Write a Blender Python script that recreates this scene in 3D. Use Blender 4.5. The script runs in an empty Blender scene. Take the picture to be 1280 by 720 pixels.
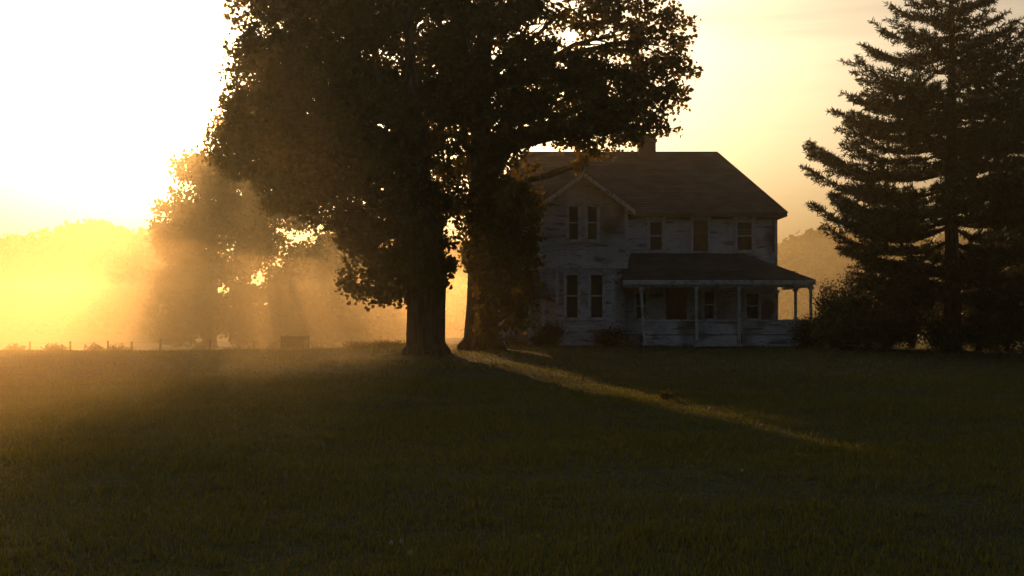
import bpy, math, random
import numpy as np
from mathutils import Vector, noise as mnoise

random.seed(7)
RNG = np.random.default_rng(11)
scene = bpy.context.scene
COL = scene.collection
F = 1758.0                      # focal length in pixels of the 1280 wide frame
CAMZ = 1.6
HY = 395.0                      # picture row of the horizon
SUN_AZ = math.radians(-11.0)    # from +Y towards +X
SUN_EL = math.radians(9.1)
SDIR = Vector((math.sin(SUN_AZ) * math.cos(SUN_EL), math.cos(SUN_AZ) * math.cos(SUN_EL), math.sin(SUN_EL)))


def at(px, py, Y):
    return ((px - 640) / F * Y, Y, CAMZ + (HY - py) / F * Y)


def sstep(a, b, t):
    t = np.clip((t - a) / (b - a), 0, 1)
    return t * t * (3 - 2 * t)


def gz(x, y):
    """height of the ground"""
    x = np.asarray(x, float)
    y = np.asarray(y, float)
    z = 0.42 * sstep(14, 58, y) - 0.06
    z = z + 0.042 * np.sin(x * 0.41 + y * 0.23) * np.sin(y * 0.37 - x * 0.11) + 0.026 * np.sin(x * 1.3 + 1.2 * np.sin(y * .9)) * np.sin(y * 0.8)
    left = 1 - sstep(-11, -3.5, x)
    z = z - 1.9 * left * sstep(46, 100, y) - 1.9 * (1 - left) * sstep(75, 130, y)
    return z


def gzf(x, y):
    return float(gz(x, y))


# ------------------------------------------------------------------ materials
def mat(name, col, col2=None, rough=0.8, scale=4.0, bump=0.0, bscale=None, stretch=(1, 1, 1),
        trans=0.0, tcol=None, spec=0.3, contrast=(0.4, 0.6), detail=5):
    m = bpy.data.materials.new(name)
    m.use_nodes = True
    nt = m.node_tree
    N, L = nt.nodes, nt.links
    N.clear()
    out = N.new('ShaderNodeOutputMaterial')
    b = N.new('ShaderNodeBsdfPrincipled')
    b.inputs['Roughness'].default_value = rough
    b.inputs['Specular IOR Level'].default_value = spec
    tc = N.new('ShaderNodeTexCoord')
    mp = N.new('ShaderNodeMapping')
    mp.inputs['Scale'].default_value = stretch
    L.new(tc.outputs['Object'], mp.inputs['Vector'])
    if col2 is None:
        col2 = tuple(c * 0.7 for c in col)
    n = N.new('ShaderNodeTexNoise')
    n.inputs['Scale'].default_value = scale
    n.inputs['Detail'].default_value = detail
    L.new(mp.outputs[0], n.inputs['Vector'])
    cr = N.new('ShaderNodeValToRGB')
    cr.color_ramp.elements[0].position = contrast[0]
    cr.color_ramp.elements[1].position = contrast[1]
    cr.color_ramp.elements[0].color = (*col2, 1)
    cr.color_ramp.elements[1].color = (*col, 1)
    L.new(n.outputs['Fac'], cr.inputs['Fac'])
    L.new(cr.outputs[0], b.inputs['Base Color'])
    if bump:
        n2 = N.new('ShaderNodeTexNoise')
        n2.inputs['Scale'].default_value = bscale or scale * 4
        n2.inputs['Detail'].default_value = 6
        L.new(mp.outputs[0], n2.inputs['Vector'])
        bp = N.new('ShaderNodeBump')
        bp.inputs['Strength'].default_value = bump
        bp.inputs['Distance'].default_value = 0.05
        L.new(n2.outputs['Fac'], bp.inputs['Height'])
        L.new(bp.outputs[0], b.inputs['Normal'])
    if trans:
        t = N.new('ShaderNodeBsdfTranslucent')
        t.inputs['Color'].default_value = (*(tcol or col), 1)
        mx = N.new('ShaderNodeMixShader')
        mx.inputs[0].default_value = trans
        L.new(b.outputs[0], mx.inputs[1])
        L.new(t.outputs[0], mx.inputs[2])
        L.new(mx.outputs[0], out.inputs['Surface'])
    else:
        L.new(b.outputs[0], out.inputs['Surface'])
    return m


M = {}
M['leaf'] = mat('maple_leaf', (0.04, 0.055, 0.015), (0.022, 0.033, 0.009), 0.65, 0.8, trans=0.42, tcol=(0.20, 0.135, 0.018), spec=0.12)
M['leaf_b'] = mat('hedgerow_leaf', (0.045, 0.06, 0.018), (0.03, 0.04, 0.013), 0.7, 0.3, trans=0.3, tcol=(0.12, 0.09, 0.015), spec=0.1)
M['needle'] = mat('conifer_needle', (0.035, 0.05, 0.02), (0.02, 0.032, 0.014), 0.6, 1.5, trans=0.15, tcol=(0.06, 0.06, 0.015))
M['shrub'] = mat('shrub_leaf', (0.045, 0.06, 0.02), (0.028, 0.038, 0.013), 0.6, 1.5, trans=0.25, tcol=(0.1, 0.08, 0.015))
M['bark'] = mat('bark', (0.11, 0.085, 0.06), (0.045, 0.034, 0.024), 0.95, 3.0, bump=1.0, bscale=9, stretch=(3, 3, 0.5))
M['grassblade'] = mat('grass_blade', (0.019, 0.042, 0.012), (0.011, 0.026, 0.008), 0.5, 0.35, trans=0.5, tcol=(0.19, 0.19, 0.03), spec=0.3)
M['ground'] = mat('lawn_soil_and_turf', (0.022, 0.04, 0.012), (0.013, 0.022, 0.008), 1.0, 0.9, bump=0.9, bscale=14)
M['weed'] = mat('dry_weed', (0.10, 0.085, 0.035), (0.05, 0.05, 0.02), 0.7, 2.0, trans=0.4, tcol=(0.25, 0.18, 0.04))
M['roof'] = mat('worn_shingle', (0.075, 0.08, 0.085), (0.045, 0.046, 0.048), 0.9, 1.2, bump=0.6, bscale=9, stretch=(1, 1, 2.5))
M['trim'] = mat('flaking_white_trim', (0.72, 0.73, 0.71), (0.36, 0.34, 0.31), 0.8, 5.0, bump=0.4, contrast=(0.35, 0.5))
M['boards'] = mat('red_brown_board', (0.16, 0.07, 0.05), (0.08, 0.045, 0.035), 0.85, 4.0, bump=0.4, stretch=(4, 4, 0.6))
M['brick'] = mat('chimney_brick', (0.20, 0.10, 0.07), (0.10, 0.06, 0.045), 0.9, 6.0, bump=0.5)
M['floor'] = mat('grey_porch_board', (0.2, 0.2, 0.19), (0.11, 0.1, 0.09), 0.85, 4.0, bump=0.3)
M['post'] = mat('weathered_post', (0.16, 0.13, 0.10), (0.07, 0.06, 0.045), 0.9, 5.0, bump=0.5, stretch=(4, 4, 0.5))
M['wire'] = mat('rusty_wire', (0.12, 0.08, 0.06), None, 0.6, 5.0)
M['metal'] = mat('rusty_sheet', (0.17, 0.12, 0.09), (0.09, 0.055, 0.035), 0.7, 3.0, bump=0.3)
M['rubber'] = mat('old_rubber', (0.03, 0.03, 0.03), None, 0.8)
M['flower'] = mat('pale_seed_head', (0.42, 0.42, 0.36), (0.3, 0.3, 0.26), 0.9, trans=0.3, tcol=(0.7, 0.7, 0.6))
M['stem'] = mat('stem_green', (0.07, 0.11, 0.03), None, 0.6)
M['dark'] = mat('interior_dark', (0.02, 0.018, 0.016), None, 0.9)


def siding_mat():
    """white clapboard paint flaking off grey wood in long horizontal patches"""
    m = bpy.data.materials.new('peeling_clapboard')
    m.use_nodes = True
    nt = m.node_tree
    N, L = nt.nodes, nt.links
    b = N['Principled BSDF']
    b.inputs['Roughness'].default_value = 0.85
    b.inputs['Specular IOR Level'].default_value = 0.2
    tc = N.new('ShaderNodeTexCoord')

    def noise(scale, stretch, detail, lo, hi):
        mp = N.new('ShaderNodeMapping')
        mp.inputs['Scale'].default_value = stretch
        L.new(tc.outputs['Object'], mp.inputs['Vector'])
        n = N.new('ShaderNodeTexNoise')
        n.inputs['Scale'].default_value = scale
        n.inputs['Detail'].default_value = detail
        L.new(mp.outputs[0], n.inputs['Vector'])
        r = N.new('ShaderNodeMapRange')
        r.inputs['From Min'].default_value = lo
        r.inputs['From Max'].default_value = hi
        L.new(n.outputs['Fac'], r.inputs['Value'])
        return r.outputs[0]

    def mix(fac, a, bcol):
        mx = N.new('ShaderNodeMix')
        mx.data_type = 'RGBA'
        L.new(fac, mx.inputs['Factor'])
        for i, v in ((6, a), (7, bcol)):
            if isinstance(v, tuple):
                mx.inputs[i].default_value = (*v, 1)
            else:
                L.new(v, mx.inputs[i])
        return mx.outputs[2]
    base = mix(noise(0.7, (1, 1, 1), 4, 0.38, 0.62), (0.58, 0.60, 0.60), (0.80, 0.82, 0.82))
    worn = mix(noise(1.3, (0.8, 0.8, 4.5), 7, 0.56, 0.64), base, (0.27, 0.25, 0.22))
    worn2 = mix(noise(6, (0.5, 0.5, 9), 6, 0.56, 0.64), worn, (0.26, 0.23, 0.20))
    red = mix(noise(0.55, (1, 1, 0.7), 3, 0.56, 0.68), worn2, (0.22, 0.15, 0.12))
    L.new(red, b.inputs['Base Color'])
    return m


M['siding'] = siding_mat()


def brick_mat():
    m = bpy.data.materials.new('old_brickwork')
    m.use_nodes = True
    N, L = m.node_tree.nodes, m.node_tree.links
    b = N['Principled BSDF']
    b.inputs['Roughness'].default_value = 0.9
    tc = N.new('ShaderNodeTexCoord')
    mp = N.new('ShaderNodeMapping')
    mp.inputs['Rotation'].default_value = (math.radians(90), 0, 0)
    L.new(tc.outputs['Object'], mp.inputs['Vector'])
    bt = N.new('ShaderNodeTexBrick')
    bt.inputs['Color1'].default_value = (0.10, 0.05, 0.04, 1)
    bt.inputs['Color2'].default_value = (0.07, 0.04, 0.03, 1)
    bt.inputs['Mortar'].default_value = (0.10, 0.09, 0.08, 1)
    bt.inputs['Scale'].default_value = 1
    bt.inputs['Brick Width'].default_value = 0.22
    bt.inputs['Row Height'].default_value = 0.075
    bt.inputs['Mortar Size'].default_value = 0.008
    L.new(mp.outputs[0], bt.inputs['Vector'])
    L.new(bt.outputs[0], b.inputs['Base Color'])
    return m


M['brick'] = brick_mat()


def glass_mat():
    m = bpy.data.materials.new('dusty_window_glass')
    m.use_nodes = True
    b = m.node_tree.nodes['Principled BSDF']
    b.inputs['Base Color'].default_value = (0.018, 0.018, 0.018, 1)
    b.inputs['Roughness'].default_value = 0.22
    b.inputs['Specular IOR Level'].default_value = 0.35
    return m


M['glass'] = glass_mat()

# ------------------------------------------------------------------ mesh helpers


def link(name, me, parent=None, m=None, loc=None, smooth=False):
    o = bpy.data.objects.new(name, me)
    COL.objects.link(o)
    if m is not None and me is not None:
        me.materials.append(m)
    if parent is not None:
        o.parent = parent
    if loc is not None:
        o.location = loc
    if smooth and me is not None:
        me.polygons.foreach_set('use_smooth', [True] * len(me.polygons))
    return o


def np_mesh(name, V, Fc):
    """V (n,3), Fc (m,k) constant face size"""
    me = bpy.data.meshes.new(name)
    V = np.ascontiguousarray(V, np.float32)
    Fc = np.ascontiguousarray(Fc, np.int32)
    me.vertices.add(len(V))
    me.vertices.foreach_set('co', V.ravel())
    k = Fc.shape[1]
    me.loops.add(Fc.size)
    me.loops.foreach_set('vertex_index', Fc.ravel())
    me.polygons.add(len(Fc))
    me.polygons.foreach_set('loop_start', np.arange(0, Fc.size, k, dtype=np.int32))
    me.polygons.foreach_set('loop_total', np.full(len(Fc), k, np.int32))
    me.update(calc_edges=True)
    me.validate()
    return me


class MB:
    def __init__(s):
        s.v, s.f = [], []

    def add(s, vs, fs):
        n = len(s.v)
        s.v += [tuple(v) for v in vs]
        s.f += [tuple(i + n for i in f) for f in fs]

    def box(s, x0, x1, y0, y1, z0, z1):
        s.add([(x0, y0, z0), (x1, y0, z0), (x1, y1, z0), (x0, y1, z0), (x0, y0, z1), (x1, y0, z1), (x1, y1, z1), (x0, y1, z1)],
              [(0, 3, 2, 1), (4, 5, 6, 7), (0, 1, 5, 4), (1, 2, 6, 5), (2, 3, 7, 6), (3, 0, 4, 7)])

    def poly_slab(s, pts, d):
        """extrude a planar polygon by vector d"""
        n = len(pts)
        top = [Vector(p) for p in pts]
        bot = [p + Vector(d) for p in top]
        s.add([tuple(p) for p in top + bot], [tuple(range(n)), tuple(range(2 * n - 1, n - 1, -1))] +
              [(i, i + n, (i + 1) % n + n, (i + 1) % n) for i in range(n)])

    def tube(s, pts, rs, sides=7, caps=True):
        pts = [Vector(p) for p in pts]
        rings = []
        prev = None
        for i, p in enumerate(pts):
            d = (pts[min(i + 1, len(pts) - 1)] - pts[max(i - 1, 0)])
            d = d.normalized() if d.length > 1e-6 else Vector((0, 0, 1))
            if prev is None:
                a = d.orthogonal().normalized()
            else:
                a = (prev - d * prev.dot(d))
                a = a.normalized() if a.length > 1e-5 else d.orthogonal().normalized()
            prev = a
            b = d.cross(a)
            r = rs[i] if hasattr(rs, '__len__') else rs
            rings.append([p + (a * math.cos(t) + b * math.sin(t)) * r for t in [2 * math.pi * k / sides for k in range(sides)]])
        base = len(s.v)
        for r in rings:
            s.v += [tuple(q) for q in r]
        for i in range(len(rings) - 1):
            for k in range(sides):
                k2 = (k + 1) % sides
                s.f.append((base + i * sides + k, base + i * sides + k2, base + (i + 1) * sides + k2, base + (i + 1) * sides + k))
        if caps:
            s.f.append(tuple(base + k for k in range(sides))[::-1])
            s.f.append(tuple(base + (len(rings) - 1) * sides + k for k in range(sides)))

    def build(s, name, m, parent=None, loc=None, smooth=False, bevel=0):
        me = bpy.data.meshes.new(name)
        me.from_pydata(s.v, [], s.f)
        me.validate()
        o = link(name, me, parent, m, loc, smooth)
        if bevel:
            md = o.modifiers.new('bevel', 'BEVEL')
            md.width = bevel
            md.segments = 2
            md.limit_method = 'ANGLE'
        return o


def tag(o, label=None, cat=None, group=None, kind=None):
    if label:
        o['label'] = label
    if cat:
        o['category'] = cat
    if group:
        o['group'] = group
    if kind:
        o['kind'] = kind
    return o


def empty(name, loc, label, cat, group=None):
    o = bpy.data.objects.new(name, None)
    COL.objects.link(o)
    o.location = loc
    o.empty_display_size = 0.5
    return tag(o, label, cat, group)


def copy_thing(o, loc, rz=0, label=None, scale=1.0):
    def rec(src, par):
        c = src.copy()
        COL.objects.link(c)
        if par is not None:
            c.parent = par
        for ch in list(src.children):
            rec(ch, c)
        return c
    c = rec(o, None)
    c.location = loc
    c.rotation_euler = (0, 0, rz)
    c.scale = (scale,) * 3 if not hasattr(scale, '__len__') else scale
    if label:
        c['label'] = label
    return c


# ------------------------------------------------------------------ leaves
MAPLE = np.array([(0, -.5), (.20, -.30), (.5, -.22), (.34, .05), (.42, .36), (.16, .26), (0, .56), (-.16, .26), (-.42, .36), (-.34, .05), (-.5, -.22), (-.20, -.30)])
MAPLE_F = np.array([(0, 1, 11), (1, 2, 3), (1, 3, 9), (1, 9, 11), (9, 10, 11), (3, 4, 5), (3, 5, 7), (3, 7, 9), (5, 6, 7), (7, 8, 9)])
OVAL = np.array([(0, -.5), (.28, -.1), (.2, .3), (0, .5), (-.2, .3), (-.28, -.1)])
OVAL_F = np.array([(0, 1, 5), (1, 2, 4), (1, 4, 5), (2, 3, 4)])
QUAD = np.array([(0, -.55), (.42, 0), (0, .55), (-.42, 0)])
QUAD_F = np.array([(0, 1, 2), (0, 2, 3)])


def rand_frames(n, up=0.0):
    a = RNG.normal(size=(n, 3))
    a /= np.linalg.norm(a, axis=1)[:, None]
    b = RNG.normal(size=(n, 3))
    if up:
        a[:, 2] = np.abs(a[:, 2]) + up
        a /= np.linalg.norm(a, axis=1)[:, None]
    u = np.cross(a, b)
    u /= np.linalg.norm(u, axis=1)[:, None]
    w = np.cross(a, u)
    return a, u, w


def leaves(P, size, shape=(MAPLE, MAPLE_F), up=0.0):
    """one small leaf polygon at every point"""
    S, SF = shape
    n = len(P)
    a, u, w = rand_frames(n, up)
    s = size * RNG.uniform(0.65, 1.25, n)
    fold = RNG.uniform(-0.25, 0.35, n)
    X = S[None, :, 0] * s[:, None]
    Yv = S[None, :, 1] * s[:, None]
    Z = np.abs(X) * fold[:, None]
    V = P[:, None, :] + X[..., None] * u[:, None, :] + Yv[..., None] * w[:, None, :] + Z[..., None] * a[:, None, :]
    k = len(S)
    Fc = (SF[None] + (np.arange(n) * k)[:, None, None]).reshape(-1, 3)
    return V.reshape(-1, 3), Fc


def in_ellipsoid(n, c, r, shell=0.45):
    d = RNG.normal(size=(n, 3))
    d /= np.linalg.norm(d, axis=1)[:, None]
    t = (shell + (1 - shell) * RNG.random(n) ** 0.6) * (0.94 + 0.12 * RNG.random(n))
    return np.array(c)[None] + d * t[:, None] * np.array(r)[None]


def limb_path(a, b, sag=0.15, n=7, wob=0.25):
    a, b = Vector(a), Vector(b)
    pts = []
    L = (b - a).length
    off = Vector((random.uniform(-1, 1), random.uniform(-1, 1), 0)) * wob * L * 0.25
    for i in range(n):
        t = i / (n - 1)
        p = a.lerp(b, t)
        p = p + Vector((0, 0, 1)) * sag * L * math.sin(math.pi * t) * 0.6 + off * math.sin(math.pi * t)
        p += Vector((random.uniform(-1, 1), random.uniform(-1, 1), random.uniform(-1, 1))) * 0.02 * L * (0 < i < n - 1)
        pts.append(p)
    return pts


# direction-of-light slot between the two big trunks: leaves cut away so the sun streak reaches the lawn
SLOT_X, SLOT_Y = -2.02, 50.0


def slot_mask(P, w=0.66, ztop=6.0):
    """true where a leaf would close the slot between the two trees"""
    s = math.tan(-SUN_AZ)
    xs = P[:, 0] + s * (P[:, 1] - SLOT_Y)
    zs = P[:, 2] - math.tan(SUN_EL) * (P[:, 1] - SLOT_Y)
    ww = w * (1 - np.clip((zs - 3.5) / 1.9, 0, 1)) * (0.75 + 0.5 * RNG.random(len(P)))
    return (np.abs(xs - SLOT_X) < ww) & (zs < ztop)


def broadleaf(name, label, base, trunk_path, trunk_r, ells, leaf, cl_per_m3, leaves_per, cl_r, shape, m, limbs=True, slot=False,
              cat='tree', group=None, up=0.0, void=None, twigs=False):
    """trunk and limbs, a crown of leaf clusters filling ellipsoids; ells: (centre, radii, density)"""
    root = empty(name, base, label, cat, group)
    B = Vector(base)
    mb = MB()
    path = [Vector(p) for p in trunk_path]
    mb.tube([p - B for p in path], trunk_r, 12)
    # root flare
    r0 = trunk_r[0]
    for k in range(6):
        a = 2 * math.pi * k / 6 + random.random() * .5
        d = Vector((math.cos(a), math.sin(a), 0))
        mb.tube([path[0] - B + d * r0 * .45 + Vector((0, 0, 0.75 * r0)), path[0] - B + d * r0 * .95 + Vector((0, 0, .28 * r0)), path[0] - B + d * r0 * 1.32 + Vector((0, 0, -.12))],
                [r0 * .42, r0 * .33, r0 * .10], 7)
    mb.build('trunk', M['bark'], root, smooth=True)
    lb = MB()
    allP = []
    for (c, r, dens) in ells:
        c = Vector(c)
        vol = 4.19 * r[0] * r[1] * r[2]
        n = max(3, int(vol ** 0.9 * cl_per_m3 * dens))
        C = in_ellipsoid(n, c, r)
        if limbs:
            # nearest trunk point lower than the clump
            cand = [(((p - c).length + max(0, p.z - c.z + 0.3) * 3), i) for i, p in enumerate(path)]
            i = min(cand)[1]
            rr = trunk_r[i] if hasattr(trunk_r, '__len__') else trunk_r
            st = path[i]
            lp = limb_path(st, c, 0.12)
            R0 = min(rr * .5, 0.05 + 0.03 * (c - st).length)
            rads = [R0 * (1 - 0.75 * t / 6) for t in range(7)]
            lb.tube([p - B for p in lp], rads, 6)
            for q in range(min(10, 3 + n // 12)):
                e = Vector(C[random.randrange(n)])
                s0 = lp[random.choice([3, 4, 5, 6])]
                sp = limb_path(s0, e, 0.08, 5)
                lb.tube([p - B for p in sp], [R0 * .3, R0 * .24, R0 * .17, R0 * .1, 0.008], 4, caps=False)
        if void:
            keep = np.array([mnoise.noise(Vector(q) * void[0]) + .5 * mnoise.noise(Vector(q) * void[0] * 2.3) > void[1] for q in C])
            if keep.sum() > 2:
                C = C[keep]
                n = len(C)
        # clusters -> leaves
        cnt = RNG.poisson(leaves_per * 0.9, n) + 3
        idx = np.repeat(np.arange(n), cnt)
        tot = len(idx)
        rr_ = cl_r * RNG.uniform(0.6, 1.3, n)[idx]
        d = np.clip(RNG.normal(size=(tot, 3)), -1.9, 1.9) * 0.52
        P = C[idx] + d * rr_[:, None] * np.array([1.1, 1.1, 0.8])[None]
        allP.append(P)
        if limbs and twigs:
            for q in C:
                if random.random() < .7:
                    q = Vector(q)
                    dv = (c - q).normalized() + Vector((random.uniform(-.4, .4), random.uniform(-.4, .4), random.uniform(-.5, .1)))
                    lb.tube([q - dv * .25 - B, q + dv * .3 - B, q + dv * .95 - B], [.004, .009, .016], 3, caps=False)
    P = np.concatenate(allP)
    P = P[P[:, 2] > gz(P[:, 0], P[:, 1]) + 0.15]
    if slot:
        P = P[~slot_mask(P)]
    V, Fc = leaves(P - np.array(base)[None], leaf, shape, up)
    if limbs:
        lb.build('limb', M['bark'], root, smooth=True)
    me = np_mesh('crown', V, Fc)
    link('crown', me, root, m)
    return root, len(P)


# ------------------------------------------------------------------ world, sun, camera
w = bpy.data.worlds.new('World')
scene.world = w
w.use_nodes = True
N, L = w.node_tree.nodes, w.node_tree.links
bg = N['Background']
sky = N.new('ShaderNodeTexSky')
sky.sky_type = 'NISHITA'
sky.sun_disc = False
sky.sun_elevation = SUN_EL
sky.sun_rotation = SUN_AZ
sky.altitude = 0
sky.air_density = 0.75
sky.dust_density = 10.0
sky.ozone_density = 0.8
# thin drawn-out cloud veils
tc = N.new('ShaderNodeTexCoord')
mp = N.new('ShaderNodeMapping')
mp.inputs['Scale'].default_value = (1.6, 1.6, 26)
L.new(tc.outputs['Generated'], mp.inputs['Vector'])
cn = N.new('ShaderNodeTexNoise')
cn.inputs['Scale'].default_value = 1.7
cn.inputs['Detail'].default_value = 5
L.new(mp.outputs[0], cn.inputs['Vector'])
cm = N.new('ShaderNodeMapRange')
cm.inputs['From Min'].default_value = 0.5
cm.inputs['From Max'].default_value = 0.72
cm.inputs['To Min'].default_value = 1.0
cm.inputs['To Max'].default_value = 0.80
L.new(cn.outputs['Fac'], cm.inputs['Value'])
vm = N.new('ShaderNodeVectorMath')
vm.operation = 'SCALE'
L.new(sky.outputs[0], vm.inputs[0])
L.new(cm.outputs[0], vm.inputs['Scale'])
L.new(vm.outputs[0], bg.inputs['Color'])
bg.inputs['Strength'].default_value = 0.093

sl = bpy.data.lights.new('sun', 'SUN')
sl.energy = 3.3
sl.angle = math.radians(0.6)
sl.color = (1.0, 0.53, 0.22)
so = bpy.data.objects.new('sun', sl)
COL.objects.link(so)
so.rotation_euler = (-SDIR).to_track_quat('-Z', 'Y').to_euler()
so.location = SDIR * 60

cam = bpy.data.cameras.new('camera')
cam.sensor_width = 36
cam.lens = 36 * F / 1280
cam.clip_end = 5000
co = bpy.data.objects.new('camera', cam)
COL.objects.link(co)
co.location = (0, 0, CAMZ)
co.rotation_euler = (math.radians(90) + math.atan((HY - 360) / F), 0, 0)
scene.camera = co

scene.view_settings.view_transform = 'Standard'
scene.view_settings.look = 'None'
scene.view_settings.exposure = 0.0
scene.view_settings.gamma = 1
scene.cycles.use_denoising = True
scene.cycles.denoiser = 'OPENIMAGEDENOISE'
scene.cycles.max_bounces = 6
scene.cycles.diffuse_bounces = 2
scene.cycles.glossy_bounces = 2
scene.cycles.transmission_bounces = 3
scene.cycles.transparent_max_bounces = 6
scene.cycles.volume_bounces = 1
scene.cycles.sample_clamp_indirect = 4
scene.cycles.use_fast_gi = False

# haze
hz = MB()
hz.box(-900, 900, -60, 1000, -3.6, 24)
ho = hz.build('haze', None)
tag(ho, 'thin golden morning haze lying over the whole field', 'haze', kind='stuff')
hm = bpy.data.materials.new('morning_haze')
hm.use_nodes = True
N, L = hm.node_tree.nodes, hm.node_tree.links
N.clear()
out = N.new('ShaderNodeOutputMaterial')
pv = N.new('ShaderNodeVolumePrincipled')
pv.inputs['Color'].default_value = (1.0, 0.86, 0.52, 1)
pv.inputs['Density'].default_value = 0.0007
pv.inputs['Anisotropy'].default_value = 0.84
L.new(pv.outputs[0], out.inputs['Volume'])
ho.data.materials.append(hm)

# the low bank of ground mist over the left field
mk = MB()
mk.box(-170, -2.0, 14, 127, -3.3, 4.4)
mo = mk.build('ground_mist', None)
tag(mo, 'low bank of ground mist over the field left of the big maple', 'mist', kind='stuff')
mm = hm.copy()
mm.name = 'ground_mist'
for nd in mm.node_tree.nodes:
    if nd.type == 'PRINCIPLED_VOLUME':
        nd.inputs['Density'].default_value = 0.0044
        nd.inputs['Color'].default_value = (1.0, 0.76, 0.40, 1)
mo.data.materials.append(mm)

# ------------------------------------------------------------------ ground
def grid_mesh(name, xs, ys, zf):
    X, Yg = np.meshgrid(xs, ys)
    Z = zf(X, Yg)
    V = np.stack([X, Yg, Z], -1).reshape(-1, 3)
    nx, ny = len(xs), len(ys)
    i = (np.arange(ny - 1)[:, None] * nx + np.arange(nx - 1)[None]).ravel()
    Fc = np.stack([i, i + 1, i + nx + 1, i + nx], 1)
    return np_mesh(name, V, Fc)


xs = np.concatenate([[-850, -500, -300, -200, -140, -100, -75], np.arange(-60, 60.1, 0.75), [75, 100, 140, 200, 300, 500, 850]])
ys = np.concatenate([[-50, -20, -8, -3], np.arange(0, 130.1, 0.75), [140, 160, 190, 230, 300, 420, 600, 950]])
g = link('lawn', grid_mesh('lawn', xs, ys, gz), None, M['ground'], smooth=True)
tag(g, 'open grassy lawn and field', None, kind='structure')


def blades(n, ymin, ymax, hgt, wid, spread, power=1.0, lean=0.35):
    u = RNG.random(n)
    Y = ymin * (ymax / ymin) ** (u ** power)
    X = (RNG.random(n) - 0.5) * 2 * (spread * Y + 6.0)
    # patchiness
    pat = np.sin(X * 1.7 + 2 * np.sin(Y * 1.1)) * np.sin(Y * 1.9 + 1.5 * np.sin(X * .8)) + 0.6 * np.sin(X * .55 + .7 * Y)
    h = hgt * RNG.uniform(0.5, 1.3, n) * (1 + 0.22 * pat)
    ok = h > 0.01
    X, Y, h = X[ok], Y[ok], h[ok]
    n = len(X)
    th = RNG.random(n) * 2 * math.pi
    wv = wid * RNG.uniform(0.7, 1.3, n) * (1 + Y / 30)
    dx, dy = np.cos(th), np.sin(th)
    le = h * lean * RNG.uniform(0.2, 1.6, n)
    ph = RNG.random(n) * 2 * math.pi
    lx, ly = np.cos(ph) * le, np.sin(ph) * le
    Z = gz(X, Y) - 0.01
    V = np.empty((n, 5, 3))
    V[:, 0] = np.stack([X - dx * wv, Y - dy * wv, Z], 1)
    V[:, 1] = np.stack([X + dx * wv, Y + dy * wv, Z], 1)
    V[:, 2] = np.stack([X + dx * wv * .8 + lx * .35, Y + dy * wv * .8 + ly * .35, Z + h * .55], 1)
    V[:, 3] = np.stack([X - dx * wv * .8 + lx * .35, Y - dy * wv * .8 + ly * .35, Z + h * .55], 1)
    V[:, 4] = np.stack([X + lx, Y + ly, Z + h], 1)
    b = (np.arange(n) * 5)[:, None]
    T = np.array([(0, 1, 2), (0, 2, 3), (3, 2, 4)])
    return V.reshape(-1, 3), (T[None] + b[:, :, None]).reshape(-1, 3)


def tufts(n):
    """scattered taller clumps in the turf"""
    Y = 6.5 * (48 / 6.5) ** RNG.random(n)
    X = (RNG.random(n) - 0.5) * 2 * (0.42 * Y + 6)
    cnt = RNG.integers(8, 26, n)
    sz = RNG.uniform(.6, 1.5, n)
    i = np.repeat(np.arange(n), cnt)
    m = len(i)
    r = np.abs(RNG.normal(size=m)) * .05 * sz[i]
    ph = RNG.random(m) * 2 * math.pi
    bx, by = X[i] + np.cos(ph) * r, Y[i] + np.sin(ph) * r
    h = .10 * sz[i] * RNG.uniform(.5, 1.15, m)
    le = h * RNG.uniform(.15, .8, m)
    lx, ly = np.cos(ph) * le, np.sin(ph) * le
    th = RNG.random(m) * 2 * math.pi
    wv = .0035 * RNG.uniform(.7, 1.4, m) * (1 + by / 40)
    dx, dy = np.cos(th), np.sin(th)
    Z = gz(bx, by) - .01
    V = np.empty((m, 5, 3))
    V[:, 0] = np.stack([bx - dx * wv, by - dy * wv, Z], 1)
    V[:, 1] = np.stack([bx + dx * wv, by + dy * wv, Z], 1)
    V[:, 2] = np.stack([bx + dx * wv * .8 + lx * .4, by + dy * wv * .8 + ly * .4, Z + h * .6], 1)
    V[:, 3] = np.stack([bx - dx * wv * .8 + lx * .4, by - dy * wv * .8 + ly * .4, Z + h * .6], 1)
    V[:, 4] = np.stack([bx + lx, by + ly, Z + h], 1)
    T = np.array([(0, 1, 2), (0, 2, 3), (3, 2, 4)])
    return V.reshape(-1, 3), (T[None] + (np.arange(m) * 5)[:, None, None]).reshape(-1, 3)


V1, F1 = blades(430000, 5.5, 34, 0.055, 0.0034, 0.40, 1.0)
V2, F2 = blades(150000, 15, 64, 0.07, 0.006, 0.44, 0.8)
V3, F3 = tufts(1300)
V = np.concatenate([V1, V2, V3])
Fc = np.concatenate([F1, F2 + len(V1), F3 + len(V1) + len(V2)])
go = link('grass', np_mesh('grass', V, Fc), None, M['grassblade'])
tag(go, 'short uneven green grass blades covering the lawn', 'grass', kind='stuff')

# ------------------------------------------------------------------ house
HX, HYY = 5.0, 60.0
HZ = gzf(5, 60) - 0.02
house = empty('farmhouse', (HX, HYY, HZ), 'abandoned two storey white clapboard farmhouse with peeling paint and a sagging porch', 'house')


def W(x, y, z):
    return (x - HX, y - HYY, z - HZ)


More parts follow.
